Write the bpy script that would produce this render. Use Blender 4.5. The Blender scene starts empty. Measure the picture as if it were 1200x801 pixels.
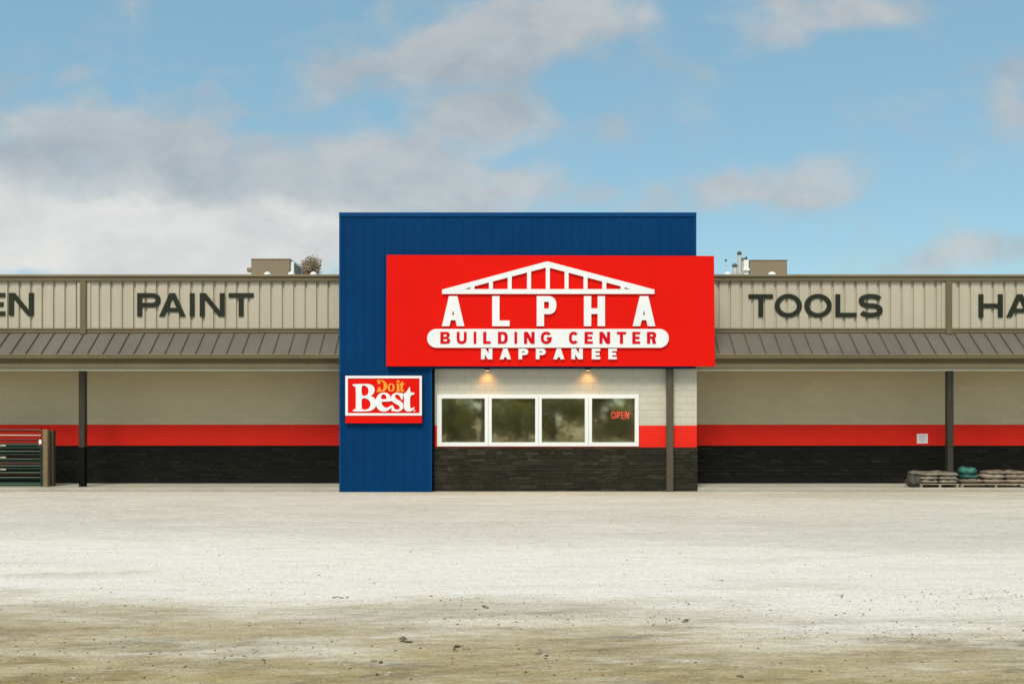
import bpy, bmesh, math, random
from mathutils import Vector, Matrix
from mathutils.geometry import tessellate_polygon

random.seed(7)
sc = bpy.context.scene
COL = sc.collection
R = math.radians

# ------------------------------------------------------------------ survey
CAM_Y, CAM_Z, F = -29.0, 2.29, 1143.0      # camera stand point, focal length in photo pixels
HOR, CX = 485.0, 600.0
def wx(px, Y=0.0): return (px - CX) * (Y - CAM_Y) / F
def wz(py, Y=0.0): return CAM_Z + (HOR - py) * (Y - CAM_Y) / F

# ------------------------------------------------------------------ object helpers
def tag(o, label=None, cat=None, group=None, kind=None):
    if label: o['label'] = label
    if cat: o['category'] = cat
    if group: o['group'] = group
    if kind: o['kind'] = kind
    return o
def empty(name, loc=(0, 0, 0), label=None, cat=None, group=None):
    o = bpy.data.objects.new(name, None); COL.objects.link(o)
    o.location = loc
    o.empty_display_size = 0.2
    return tag(o, label, cat, group)

class MB:
    """collects shapes (world coordinates) for one mesh"""
    def __init__(s): s.v = []; s.f = []; s.smooth = []
    def add(s, vs, fs, smooth=False):
        b = len(s.v); s.v += [tuple(p) for p in vs]
        for f in fs:
            s.f.append([b + i for i in f]); s.smooth.append(smooth)
    def box(s, x0, x1, y0, y1, z0, z1, M=None):
        vs = [(x, y, z) for z in (z0, z1) for y in (y0, y1) for x in (x0, x1)]
        if M is not None: vs = [M @ Vector(p) for p in vs]
        s.add(vs, [(0, 2, 3, 1), (4, 5, 7, 6), (0, 1, 5, 4), (2, 6, 7, 3), (0, 4, 6, 2), (1, 3, 7, 5)])
        return s
    def bbox(s, x0, x1, y0, y1, z0, z1, c=0.01):
        """box with chamfered front vertical/horizontal edges (towards -Y)"""
        vs = [(x0 + c, y0, z0 + c), (x1 - c, y0, z0 + c), (x1 - c, y0, z1 - c), (x0 + c, y0, z1 - c),
              (x0, y0 + c, z0), (x1, y0 + c, z0), (x1, y0 + c, z1), (x0, y0 + c, z1),
              (x0, y1, z0), (x1, y1, z0), (x1, y1, z1), (x0, y1, z1)]
        s.add(vs, [(0, 1, 2, 3), (0, 4, 5, 1), (1, 5, 6, 2), (2, 6, 7, 3), (3, 7, 4, 0),
                   (4, 8, 9, 5), (5, 9, 10, 6), (6, 10, 11, 7), (7, 11, 8, 4), (8, 11, 10, 9)])
        return s
    def prism(s, loops, y0, y1):
        """loops: [outer, hole, ...] of (x, z); front face at y0, back at y1"""
        ls = []
        for i, l in enumerate(loops):
            a = sum(l[k][0] * l[(k + 1) % len(l)][1] - l[(k + 1) % len(l)][0] * l[k][1] for k in range(len(l)))
            l = list(l)
            if (a < 0) == (i == 0): l.reverse()
            ls.append(l)
        tris = tessellate_polygon([[Vector((p[0], p[1], 0)) for p in l] for l in ls])
        flat = [p for l in ls for p in l]; n = len(flat)
        vs = [(p[0], y0, p[1]) for p in flat] + [(p[0], y1, p[1]) for p in flat]
        fs = []
        for t in tris:
            a, b, c = [flat[i] for i in t]
            cr = (b[0] - a[0]) * (c[1] - a[1]) - (b[1] - a[1]) * (c[0] - a[0])
            if abs(cr) < 1e-12: continue
            t = tuple(t) if cr > 0 else (t[0], t[2], t[1])
            fs.append(t); fs.append(tuple(n + i for i in reversed(t)))
        o = 0
        for l in ls:
            m = len(l)
            for k in range(m):
                a, b = o + k, o + (k + 1) % m
                fs.append((b, a, n + a, n + b))
            o += m
        s.add(vs, fs)
        return s
    def tube(s, pts, r, n=8, caps=True, smooth=True):
        pts = [Vector(p) for p in pts]; rings = []
        rr = r if isinstance(r, (list, tuple)) else [r] * len(pts)
        for i, p in enumerate(pts):
            d = (pts[min(i + 1, len(pts) - 1)] - pts[max(i - 1, 0)]).normalized()
            a = d.cross(Vector((0, 0, 1)))
            if a.length < 0.05: a = d.cross(Vector((1, 0, 0)))
            a.normalize(); b = d.cross(a)
            rings.append([p + (a * math.cos(q) + b * math.sin(q)) * rr[i] for q in [2 * math.pi * k / n for k in range(n)]])
        base = len(s.v)
        vs = [v for r_ in rings for v in r_]
        fs = []
        for i in range(len(pts) - 1):
            for k in range(n):
                fs.append((i * n + k, i * n + (k + 1) % n, (i + 1) * n + (k + 1) % n, (i + 1) * n + k))
        s.add(vs, fs, smooth)
        if caps:
            s.add(rings[0], [tuple(range(n))[::-1]]); s.add(rings[-1], [tuple(range(n))])
        return s
    def build(s, name, m, parent=None, origin=None):
        me = bpy.data.meshes.new(name)
        off = Vector(origin) if origin is not None else Vector((0, 0, 0))
        if parent is not None: off = parent_world(parent)
        me.from_pydata([tuple(Vector(p) - off) for p in s.v], [], s.f)
        me.polygons.foreach_set('use_smooth', s.smooth)
        me.materials.append(m); me.update()
        bm = bmesh.new(); bm.from_mesh(me)
        bmesh.ops.recalc_face_normals(bm, faces=bm.faces)
        bm.to_mesh(me); bm.free()
        o = bpy.data.objects.new(name, me); COL.objects.link(o)
        if parent is not None: o.parent = parent
        else: o.location = off
        return o
def parent_world(p):
    v = Vector((0, 0, 0))
    while p is not None:
        v += p.location; p = p.parent
    return v

# ------------------------------------------------------------------ materials
def new_mat(name):
    m = bpy.data.materials.new(name); m.use_nodes = True
    nt = m.node_tree; b = nt.nodes['Principled BSDF']
    return m, nt, b
def nd(nt, t, **kw):
    n = nt.nodes.new(t)
    for k, v in kw.items(): setattr(n, k, v)
    return n
def math_n(nt, op, a, b=None, c=None, clamp=False):
    n = nd(nt, 'ShaderNodeMath', operation=op, use_clamp=clamp)
    for i, v in enumerate((a, b, c)):
        if v is None: continue
        if isinstance(v, (int, float)): n.inputs[i].default_value = v
        else: nt.links.new(v, n.inputs[i])
    return n.outputs[0]
def mixc(nt, fac, a, b, blend='MIX'):
    n = nd(nt, 'ShaderNodeMix', data_type='RGBA', blend_type=blend)
    for sock, v in ((n.inputs[0], fac), (n.inputs[6], a), (n.inputs[7], b)):
        if isinstance(v, (int, float)): sock.default_value = v
        elif isinstance(v, (tuple, list)): sock.default_value = (*v, 1) if len(v) == 3 else v
        else: nt.links.new(v, sock)
    return n.outputs[2]
def noise(nt, scale, detail=4, rough=0.55, stretch=(1, 1, 1), offset=(0, 0, 0), world=True, rot=0):
    if world:
        src = nd(nt, 'ShaderNodeNewGeometry').outputs['Position']
    else:
        src = nd(nt, 'ShaderNodeTexCoord').outputs['Object']
    mp = nd(nt, 'ShaderNodeMapping'); mp.inputs['Scale'].default_value = stretch; mp.inputs['Location'].default_value = offset
    if rot:
        m0 = nd(nt, 'ShaderNodeMapping'); m0.inputs['Rotation'].default_value = (0, 0, R(rot))
        nt.links.new(src, m0.inputs[0]); src = m0.outputs[0]
    nt.links.new(src, mp.inputs[0])
    n = nd(nt, 'ShaderNodeTexNoise'); n.inputs['Scale'].default_value = scale
    n.inputs['Detail'].default_value = detail; n.inputs['Roughness'].default_value = rough
    nt.links.new(mp.outputs[0], n.inputs['Vector'])
    return n.outputs['Fac']
def ramp(nt, fac, stops, interp='LINEAR'):
    n = nd(nt, 'ShaderNodeValToRGB'); cr = n.color_ramp; cr.interpolation = interp
    while len(cr.elements) < len(stops): cr.elements.new(0.5)
    for e, (p, c) in zip(cr.elements, stops):
        e.position = p; e.color = (c, c, c, 1) if isinstance(c, (int, float)) else (*c, 1)
    nt.links.new(fac, n.inputs[0])
    return n.outputs[0]
def bump(nt, b, h, strength=0.3, dist=0.01):
    n = nd(nt, 'ShaderNodeBump'); n.inputs['Strength'].default_value = strength; n.inputs['Distance'].default_value = dist
    nt.links.new(h, n.inputs['Height']); nt.links.new(n.outputs[0], b.inputs['Normal'])

def painted(name, c, rough=0.5, var=0.12, streak=0.0, spec=0.4, metallic=0.0, dirt=None, bumpy=0.08):
    """paint or coated metal with slight large and small unevenness, optional rain streaks and dirt"""
    m, nt, b = new_mat(name)
    n1 = noise(nt, 0.9, 5); n2 = noise(nt, 14, 4)
    f = math_n(nt, 'ADD', math_n(nt, 'MULTIPLY', n1, 0.65), math_n(nt, 'MULTIPLY', n2, 0.35))
    lo = tuple(x * (1 - var) for x in c); hi = tuple(min(1, x * (1 + var)) for x in c)
    col = mixc(nt, ramp(nt, f, [(0.36, 0.0), (0.64, 1.0)]), lo, hi)
    if streak:
        s = noise(nt, 3.0, 4, 0.6, stretch=(3, 3, 0.12))
        col = mixc(nt, math_n(nt, 'MULTIPLY', ramp(nt, s, [(0.48, 0), (0.72, 1)]), streak), col, dirt or tuple(x * 0.6 for x in c))
    nt.links.new(col, b.inputs['Base Color'])
    b.inputs['Roughness'].default_value = rough; b.inputs['Specular IOR Level'].default_value = spec
    b.inputs['Metallic'].default_value = metallic
    if bumpy: bump(nt, b, noise(nt, 6, 5), bumpy, 0.01)
    return m

def block_mat(name, c, mortar, bw=0.4, bh=0.2, bmp=0.5):
    """painted concrete block in running bond, seen on walls facing -Y or +-X"""
    m, nt, b = new_mat(name)
    pos = nd(nt, 'ShaderNodeNewGeometry').outputs['Position']
    sep = nd(nt, 'ShaderNodeSeparateXYZ'); nt.links.new(pos, sep.inputs[0])
    cmb = nd(nt, 'ShaderNodeCombineXYZ')
    nt.links.new(math_n(nt, 'ADD', sep.outputs[0], sep.outputs[1]), cmb.inputs[0]); nt.links.new(sep.outputs[2], cmb.inputs[1])
    br = nd(nt, 'ShaderNodeTexBrick'); nt.links.new(cmb.outputs[0], br.inputs['Vector'])
    br.inputs['Scale'].default_value = 1; br.inputs['Brick Width'].default_value = bw; br.inputs['Row Height'].default_value = bh
    br.inputs['Mortar Size'].default_value = 0.011; br.inputs['Mortar Smooth'].default_value = 0.4; br.inputs['Bias'].default_value = 0
    br.inputs['Color1'].default_value = (*[x * 0.96 for x in c], 1); br.inputs['Color2'].default_value = (*[x * 1.03 for x in c], 1)
    br.inputs['Mortar'].default_value = (*mortar, 1)
    st = noise(nt, 0.8, 5)
    col = mixc(nt, math_n(nt, 'MULTIPLY', ramp(nt, st, [(0.4, 0), (0.75, 1)]), 0.35), br.outputs['Color'], tuple(x * 0.8 for x in c))
    nt.links.new(col, b.inputs['Base Color']); b.inputs['Roughness'].default_value = 0.75; b.inputs['Specular IOR Level'].default_value = 0.25
    h = math_n(nt, 'SUBTRACT', math_n(nt, 'MULTIPLY', noise(nt, 45, 4), 0.25), br.outputs['Fac'])
    bump(nt, b, h, bmp, 0.012)
    return m

M = {}
M['block'] = block_mat('painted_block', (0.56, 0.525, 0.42), (0.49, 0.455, 0.36))
M['block_porch_shade'] = block_mat('shade_tinted_porch_block', (0.535, 0.45, 0.29), (0.49, 0.41, 0.265), bmp=0.14)  # olive cast of the porch shade is mixed into this block colour
M['block_red'] = block_mat('red_block', (0.78, 0.018, 0.006), (0.70, 0.016, 0.005), bmp=0.2)
M['siding'] = painted('beige_siding', (0.455, 0.40, 0.305), 0.45, 0.05, 0.25, dirt=(0.35, 0.30, 0.22))
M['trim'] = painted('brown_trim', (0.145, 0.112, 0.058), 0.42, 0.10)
M['trim_light'] = painted('light_brown_trim', (0.225, 0.18, 0.105), 0.42, 0.10)
M['awning'] = painted('awning_metal', (0.132, 0.113, 0.086), 0.55, 0.12, 0.2, dirt=(0.1, 0.085, 0.06))
M['seam'] = painted('seam_metal', (0.095, 0.080, 0.058), 0.5, 0.1)
M['beam'] = painted('beam_paint', (0.42, 0.355, 0.23), 0.55, 0.08, 0.2)
M['cream'] = painted('cream_trim', (0.62, 0.60, 0.50), 0.5, 0.05)
M['soffit'] = painted('soffit_paint', (0.20, 0.165, 0.10), 0.6, 0.05)
M['blue'] = painted('blue_siding', (0.0012, 0.037, 0.123), 0.6, 0.10, 0.25, dirt=(0.002, 0.032, 0.105), spec=0.05)
M['blue_trim'] = painted('blue_trim', (0.0025, 0.048, 0.16), 0.5, 0.06, spec=0.08)
M['sign_red'] = painted('red_sign_face', (0.71, 0.0085, 0.004), 0.7, 0.05, spec=0.05)
M['white'] = painted('white_sign_paint', (0.80, 0.79, 0.78), 0.45, 0.03)
M['frame_white'] = painted('white_vinyl', (0.80, 0.80, 0.77), 0.35, 0.03)
M['letter_red'] = painted('red_letter', (0.62, 0.006, 0.014), 0.7, 0.03, spec=.05)
M['orange'] = painted('orange_letter', (0.85, 0.30, 0.022), 0.5, 0.05)
M['dark_letter'] = painted('dark_letter_metal', (0.020, 0.022, 0.012), 0.6, 0.2, spec=.2)
M['column'] = painted('brown_column', (0.030, 0.025, 0.014), 0.35, 0.15, 0.3, dirt=(0.13, 0.11, 0.08))
M['column_dark'] = painted('dark_column_base', (0.005, 0.0045, 0.003), 0.7, 0.2, spec=.1)
M['column_grey'] = painted('grey_column_base', (0.034, 0.031, 0.022), 0.6, 0.2)
M['spout'] = painted('downspout_metal', (0.080, 0.063, 0.038), 0.35, 0.12, 0.3, dirt=(0.16, 0.14, 0.11))
M['unit'] = painted('rooftop_tan', (0.27, 0.20, 0.125), 0.5, 0.06, 0.2)
M['unit_dark'] = painted('rooftop_grille', (0.10, 0.085, 0.06), 0.5, 0.2)
M['white_cap'] = painted('white_vent', (0.85, 0.84, 0.80), 0.45, 0.03)
M['galv'] = painted('galvanised', (0.62, 0.61, 0.56), 0.45, 0.15, metallic=0.2)
M['dark_cap'] = painted('rain_cap', (0.10, 0.095, 0.075), 0.5, 0.2)
M['roof'] = painted('roof_metal', (0.30, 0.28, 0.24), 0.5, 0.1)
M['gate_green'] = painted('green_gate_paint', (0.005, 0.040, 0.024), 0.4, 0.25, 0.15, dirt=(0.06, 0.07, 0.045))
M['gate_rail'] = painted('worn_gate_rail', (0.045, 0.075, 0.048), 0.4, 0.3)
M['gate_red'] = painted('red_gate_paint', (0.10, 0.022, 0.012), 0.4, 0.25)
M['gate_shine'] = painted('bare_gate_rail', (0.42, 0.36, 0.28), 0.4, 0.15)
M['wood'] = painted('weathered_post', (0.24, 0.165, 0.085), 0.8, 0.3, 0.4, dirt=(0.13, 0.09, 0.05), bumpy=0.4)
M['wood_dark'] = painted('dark_post', (0.060, 0.048, 0.026), 0.8, 0.3, bumpy=0.4)
M['pallet'] = painted('pallet_wood', (0.34, 0.27, 0.17), 0.85, 0.25, 0.3, bumpy=0.4)
M['paper'] = painted('notice_paper', (0.80, 0.76, 0.74), 0.7, 0.03)
M['ink'] = painted('notice_print', (0.50, 0.40, 0.40), 0.7, 0.1)
M['room'] = painted('shop_interior', (0.10, 0.09, 0.06), 0.8, 0.2)
M['shelf'] = painted('shelf_wood', (0.38, 0.23, 0.11), 0.7, 0.2)
M['carton'] = painted('carton', (0.45, 0.33, 0.18), 0.8, 0.1)

def bag_mat(name, c, var=0.2):
    m, nt, b = new_mat(name)
    n1 = noise(nt, 5, 5); oi = nd(nt, 'ShaderNodeObjectInfo')
    col = mixc(nt, ramp(nt, n1, [(0.35, 0), (0.68, 1)]), tuple(x * (1 - var) for x in c), tuple(x * (1 + var) for x in c))
    oc = nd(nt, 'ShaderNodeTexCoord').outputs['Object']; so_ = nd(nt, 'ShaderNodeSeparateXYZ'); nt.links.new(oc, so_.inputs[0])
    inx = math_n(nt, 'LESS_THAN', math_n(nt, 'ABSOLUTE', so_.outputs[0]), .17); iny = math_n(nt, 'LESS_THAN', math_n(nt, 'ABSOLUTE', math_n(nt, 'ADD', so_.outputs[1], .10)), .13)
    col = mixc(nt, math_n(nt, 'MULTIPLY', math_n(nt, 'MULTIPLY', inx, iny), .45), col, tuple(x * .45 for x in c))
    h = nd(nt, 'ShaderNodeHueSaturation'); nt.links.new(col, h.inputs['Color'])
    nt.links.new(math_n(nt, 'MULTIPLY_ADD', oi.outputs['Random'], 0.35, 0.82), h.inputs['Value'])
    nt.links.new(h.outputs[0], b.inputs['Base Color']); b.inputs['Roughness'].default_value = 0.5
    bump(nt, b, noise(nt, 14, 5, .6), 0.9, 0.06)
    return m
M['bag_grey'] = bag_mat('grey_sack', (0.27, 0.235, 0.175))
M['bag_pink'] = bag_mat('tan_sack', (0.26, 0.205, 0.15))
M['bag_teal'] = bag_mat('teal_sack', (0.03, 0.155, 0.12), 0.75)
M['bag_dark'] = bag_mat('dark_sack', (0.065, 0.062, 0.045), 0.3)

# stacked ledge stone: every stone its own tone
def stone_mat(k=1.0):
    m, nt, b = new_mat('ledge_stone')
    q = lambda *c: tuple(x * k for x in c)
    g = nd(nt, 'ShaderNodeNewGeometry')
    col = ramp(nt, g.outputs['Random Per Island'], [(0.0, q(0.013, 0.012, 0.008)), (0.6, q(0.020, 0.018, 0.012)), (0.9, q(0.027, 0.024, 0.016)), (1.0, q(0.038, 0.033, 0.022))])
    n1 = noise(nt, 22, 5, stretch=(0.5, 1, 1.6))
    col = mixc(nt, ramp(nt, n1, [(0.35, 0), (0.7, 1)]), col, mixc(nt, 1.0, col, (1.7, 1.65, 1.5), 'MULTIPLY'))
    nt.links.new(col, b.inputs['Base Color']); b.inputs['Roughness'].default_value = 0.8; b.inputs['Specular IOR Level'].default_value = 0.2
    bump(nt, b, noise(nt, 30, 5), 0.8, 0.02)
    return m
M['stone'] = stone_mat()
M['stone_porch_shade'] = stone_mat(0.30)  # same ledge stone, darkened to hold the shade of the porch

def glass_mat():
    """coated shop glass: part mirror, part see-through"""
    m = bpy.data.materials.new('shop_glass'); m.use_nodes = True
    nt = m.node_tree; nt.nodes.remove(nt.nodes['Principled BSDF'])
    out = nt.nodes['Material Output']
    gl = nd(nt, 'ShaderNodeBsdfGlossy'); gl.inputs['Roughness'].default_value = 0.038; gl.inputs['Color'].default_value = (0.98, 0.98, 0.80, 1)
    bp = nd(nt, 'ShaderNodeBump'); bp.inputs['Strength'].default_value = 0.05; bp.inputs['Distance'].default_value = 0.02
    nt.links.new(noise(nt, 1.6, 2), bp.inputs['Height']); nt.links.new(bp.outputs[0], gl.inputs['Normal'])
    tr = nd(nt, 'ShaderNodeBsdfTransparent'); tr.inputs['Color'].default_value = (0.62, 0.62, 0.50, 1)
    mx = nd(nt, 'ShaderNodeMixShader'); mx.inputs[0].default_value = 0.55
    nt.links.new(tr.outputs[0], mx.inputs[1]); nt.links.new(gl.outputs[0], mx.inputs[2])
    df = nd(nt, 'ShaderNodeBsdfDiffuse'); df.inputs['Color'].default_value = (0.42, 0.40, 0.24, 1)      # dusty olive veil, mixed in as haze to lift dark reflections
    m2 = nd(nt, 'ShaderNodeMixShader')
    nt.links.new(ramp(nt, noise(nt, 1.3, 4, .6, stretch=(1, 1, .7)), [(0.3, 0.02), (0.7, 0.10)]), m2.inputs[0])
    nt.links.new(mx.outputs[0], m2.inputs[1]); nt.links.new(df.outputs[0], m2.inputs[2]); nt.links.new(m2.outputs[0], out.inputs[0])
    return m
M['glass'] = glass_mat()
def emit_mat(name, c, s):
    m, nt, b = new_mat(name)
    b.inputs['Base Color'].default_value = (*c, 1); b.inputs['Emission Color'].default_value = (*c, 1); b.inputs['Emission Strength'].default_value = s
    return m
M['neon'] = emit_mat('neon_tube', (1.0, 0.07, 0.11), 6.0)
M['lamp'] = emit_mat('lamp_lens', (1.0, 0.55, 0.18), 1.8)

def leaf_mat(name, c1, c2):
    m, nt, b = new_mat(name)
    g = nd(nt, 'ShaderNodeNewGeometry')
    col = mixc(nt, g.outputs['Random Per Island'], c1, c2)
    col = mixc(nt, ramp(nt, noise(nt, 0.7, 3), [(0.4, 0), (0.65, 1)]), col, mixc(nt, 1.0, col, (0.55, 0.6, 0.5), 'MULTIPLY'))
    nt.links.new(col, b.inputs['Base Color']); b.inputs['Roughness'].default_value = 0.6
    b.inputs['Specular IOR Level'].default_value = 0.2
    tl = nd(nt, 'ShaderNodeBsdfTranslucent'); nt.links.new(col, tl.inputs['Color'])
    mx = nd(nt, 'ShaderNodeMixShader'); mx.inputs[0].default_value = 0.45
    nt.links.new(b.outputs[0], mx.inputs[1]); nt.links.new(tl.outputs[0], mx.inputs[2]); nt.links.new(mx.outputs[0], nt.nodes['Material Output'].inputs[0])
    return m
M['leaf'] = leaf_mat('green_leaves', (0.24, 0.23, 0.012), (0.48, 0.42, 0.05))
M['leaf_brown'] = leaf_mat('brown_leaves', (0.46, 0.34, 0.23), (0.62, 0.48, 0.34))
M['bark'] = painted('bark', (0.09, 0.07, 0.05), 0.9, 0.3, bumpy=0.5)

# ------------------------------------------------------------------ ground
def ground_mat():
    m, nt, b = new_mat('gravel_lot')
    pos = nd(nt, 'ShaderNodeNewGeometry').outputs['Position']
    sep = nd(nt, 'ShaderNodeSeparateXYZ'); nt.links.new(pos, sep.inputs[0])
    X, Y = sep.outputs[0], sep.outputs[1]
    big = noise(nt, 0.42, 6, 0.62, stretch=(0.5, 1, 1))
    streak = noise(nt, 1.3, 7, 0.66, stretch=(0.14, 1, 1), offset=(3, 1, 0))
    tilt = noise(nt, 1.6, 8, 0.70, stretch=(0.20, 1, 1), offset=(1, 9, 0), rot=-9)
    tilt2 = noise(nt, 2.2, 8, 0.70, stretch=(0.18, 1, 1), offset=(5, 3, 0), rot=13)
    fine = noise(nt, 5.0, 7, 0.68, stretch=(0.6, 1, 1))
    mid = noise(nt, 10.0, 7, 0.75, stretch=(0.4, 1, 1), offset=(7, 2, 0))
    grain = noise(nt, 46, 4, 0.75)
    vor = nd(nt, 'ShaderNodeTexVoronoi'); vor.inputs['Scale'].default_value = 38; nt.links.new(pos, vor.inputs['Vector'])
    vs_ = nd(nt, 'ShaderNodeSeparateColor'); nt.links.new(vor.outputs['Color'], vs_.inputs[0])
    c_ = lambda f, k: math_n(nt, 'MULTIPLY', math_n(nt, 'SUBTRACT', f, 0.5), k)
    xs = math_n(nt, 'MULTIPLY', nt_clampx(nt, X), 0.13)
    yw = math_n(nt, 'ADD', math_n(nt, 'ADD', Y, xs), math_n(nt, 'ADD', c_(big, 7.5), math_n(nt, 'ADD', c_(streak, 5.0), math_n(nt, 'ADD', c_(tilt, 4.0), c_(fine, 2.0)))))
    t = math_n(nt, 'MULTIPLY_ADD', yw, 1 / 26.0, 1.0, clamp=True)      # -26 m -> 0, building -> 1
    P = lambda y: 1 + y / 26.0
    tan1, tan2 = (0.49, 0.375, 0.175), (0.58, 0.455, 0.235)
    col = ramp(nt, t, [(P(-25), (0.52, 0.395, 0.20)), (P(-22.2), tan2), (P(-20.8), tan1), (P(-19.4), (0.60, 0.485, 0.295)), (P(-18.2), (0.82, 0.725, 0.58)),
                       (P(-16.4), (0.97, 0.905, 0.82)), (P(-13.0), (0.97, 0.905, 0.82)), (P(-10.8), (0.77, 0.715, 0.63)),
                       (P(-6.5), (0.73, 0.685, 0.60)), (P(-2.2), (0.75, 0.70, 0.61)), (P(-0.4), (0.60, 0.545, 0.43))])
    mul = lambda f, k: math_n(nt, 'MULTIPLY', f, k)
    band = ramp(nt, t, [(P(-18.6), 1), (P(-16.4), 0.35), (P(-12.8), 0.35), (P(-9.6), 1)])
    grey, pale, tan = (0.54, 0.495, 0.41), (0.93, 0.875, 0.775), (0.47, 0.38, 0.225)
    col = mixc(nt, mul(mul(ramp(nt, big, [(0.34, 1), (0.50, 0)]), 0.42), band), col, grey)
    col = mixc(nt, mul(ramp(nt, big, [(0.54, 0), (0.68, 1)]), 0.40), col, pale)
    col = mixc(nt, mul(mul(ramp(nt, streak, [(0.30, 1), (0.50, 0)]), 0.42), band), col, grey)
    col = mixc(nt, mul(ramp(nt, tilt2, [(0.52, 0), (0.68, 1)]), 0.55), col, pale)
    col = mixc(nt, mul(mul(ramp(nt, tilt, [(0.30, 1), (0.46, 0)]), 0.30), band), col, tan)
    col = mixc(nt, mul(mul(ramp(nt, fine, [(0.52, 0), (0.70, 1)]), 0.26), band), col, tan)
    col = mixc(nt, mul(mul(ramp(nt, mid, [(0.50, 0), (0.72, 1)]), 0.42), band), col, tan)
    col = mixc(nt, mul(ramp(nt, mid, [(0.28, 1), (0.48, 0)]), 0.42), col, pale)
    # damp dark earth churned up along the near lane
    nearf = ramp(nt, math_n(nt, 'MULTIPLY_ADD', math_n(nt, 'ADD', Y, c_(big, 4.0)), 1 / 26.0, 1.0, clamp=True), [(P(-22), 1), (P(-19.0), 0.95), (P(-17.0), 0.0)])
    mud = noise(nt, 1.5, 10, 0.80, stretch=(0.34, 1.15, 1), offset=(1.7, 5.2, 0), rot=-8)
    mudf = mul(mul(ramp(nt, mud, [(0.48, 0), (0.60, 1)]), nearf), 0.80)
    mudf = mul(mudf, ramp(nt, mid, [(0.36, 1.0), (0.58, 0.45)]))
    col = mixc(nt, mudf, col, (0.135, 0.095, 0.038))
    pf = mul(mul(ramp(nt, mud, [(0.34, 1), (0.46, 0)]), nearf), 0.60)
    col = mixc(nt, pf, col, (0.74, 0.65, 0.46))
    col = mixc(nt, 1.0, col, (1.025, 0.985, 0.945), 'MULTIPLY')
    col = mixc(nt, 1.0, col, ramp(nt, grain, [(0.28, 0.78), (0.5, 1.0), (0.72, 1.15)]), 'MULTIPLY')
    col = mixc(nt, 1.0, col, ramp(nt, vs_.outputs[0], [(0.0, 0.80), (0.2, 0.98), (0.8, 1.02), (1.0, 1.15)]), 'MULTIPLY')
    nt.links.new(col, b.inputs['Base Color']); b.inputs['Roughness'].default_value = 0.95; b.inputs['Specular IOR Level'].default_value = 0.1
    h = math_n(nt, 'ADD', mul(fine, 0.8), math_n(nt, 'ADD', mul(grain, 0.30), math_n(nt, 'ADD', mul(tilt, 1.3), math_n(nt, 'ADD', mul(mud, 1.4), mul(mid, 0.5)))))
    bump(nt, b, h, 0.75, 0.07)
    return m
def nt_clampx(nt, X):
    n = nd(nt, 'ShaderNodeClamp'); n.inputs['Min'].default_value = -9; n.inputs['Max'].default_value = 9
    nt.links.new(X, n.inputs[0]); return n.outputs[0]
M['ground'] = ground_mat()
g = MB(); g.add([(-400, -400, 0), (400, -400, 0), (400, 400, 0), (-400, 400, 0)], [(0, 1, 2, 3)])
tag(g.build('ground', M['ground']), kind='structure')

# loose stones and clods on the lot
def pebbles():
    m, nt, b = new_mat('loose_stone')
    gg = nd(nt, 'ShaderNodeNewGeometry')
    col = ramp(nt, gg.outputs['Random Per Island'], [(0.0, (0.07, 0.055, 0.03)), (0.3, (0.16, 0.13, 0.08)), (0.6, (0.30, 0.255, 0.165)), (1.0, (0.46, 0.42, 0.31))])
    nt.links.new(col, b.inputs['Base Color']); b.inputs['Roughness'].default_value = 0.95
    rnd = random.Random(11); mb = MB()
    bm = bmesh.new(); bmesh.ops.create_icosphere(bm, subdivisions=1, radius=1)
    bm.verts.index_update()
    iv = [v.co.copy() for v in bm.verts]; fi = [tuple(v.index for v in f.verts) for f in bm.faces]; bm.free()
    def stone(x, y, r):
        q = Matrix.Rotation(rnd.random() * 6.3, 3, 'Z')
        sx, sy, sz = rnd.uniform(.8, 1.5), rnd.uniform(.7, 1.1), rnd.uniform(.4, .75)
        vs = []
        for v in iv:
            k = r * rnd.uniform(.8, 1.2)
            p = q @ Vector((v.x * sx * k, v.y * sy * k, v.z * sz * k))
            vs.append((x + p.x, y + p.y, p.z + r * 0.25))
        mb.add(vs, fi, False)
    clusters = [(rnd.uniform(-6, 6), rnd.uniform(-20.5, -16.5)) for _ in range(26)]
    for i in range(3000):
        if rnd.random() < 0.45:
            c = rnd.choice(clusters); x = c[0] + rnd.gauss(0, .9); y = c[1] + rnd.gauss(0, .16)
        else:
            y = -21.4 + 14 * rnd.random() ** 2.2
            x = rnd.uniform(-1, 1) * (y + 30) * 0.56
        stone(x, y, 0.004 + 0.011 * rnd.random() ** 2.6)
    for px, py, r in ((394, 700, .035), (403, 700, .03), (520, 704, .03), (572, 712, .05), (566, 711, .03), (558, 700, .022), (471, 748, .055), (477, 752, .035),
                      (437, 775, .04), (448, 789, .05), (400, 777, .03), (540, 759, .045), (533, 762, .03), (805, 728, .04), (765, 731, .022), (634, 765, .045), (640, 768, .03),
                      (97, 794, .035), (866, 792, .04), (981, 697, .022), (845, 680, .02), (310, 775, .03)):
        d = CAM_Z * F / (py - HOR)
        for k in range(3):
            stone((px - CX) * d / F + rnd.gauss(0, r), CAM_Y + d + rnd.gauss(0, r), r * rnd.uniform(.4, .8))
    tag(mb.build('gravel', m), 'loose grey and brown pebbles and dirt clods scattered over the pale lot', kind='stuff')
pebbles()

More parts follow.
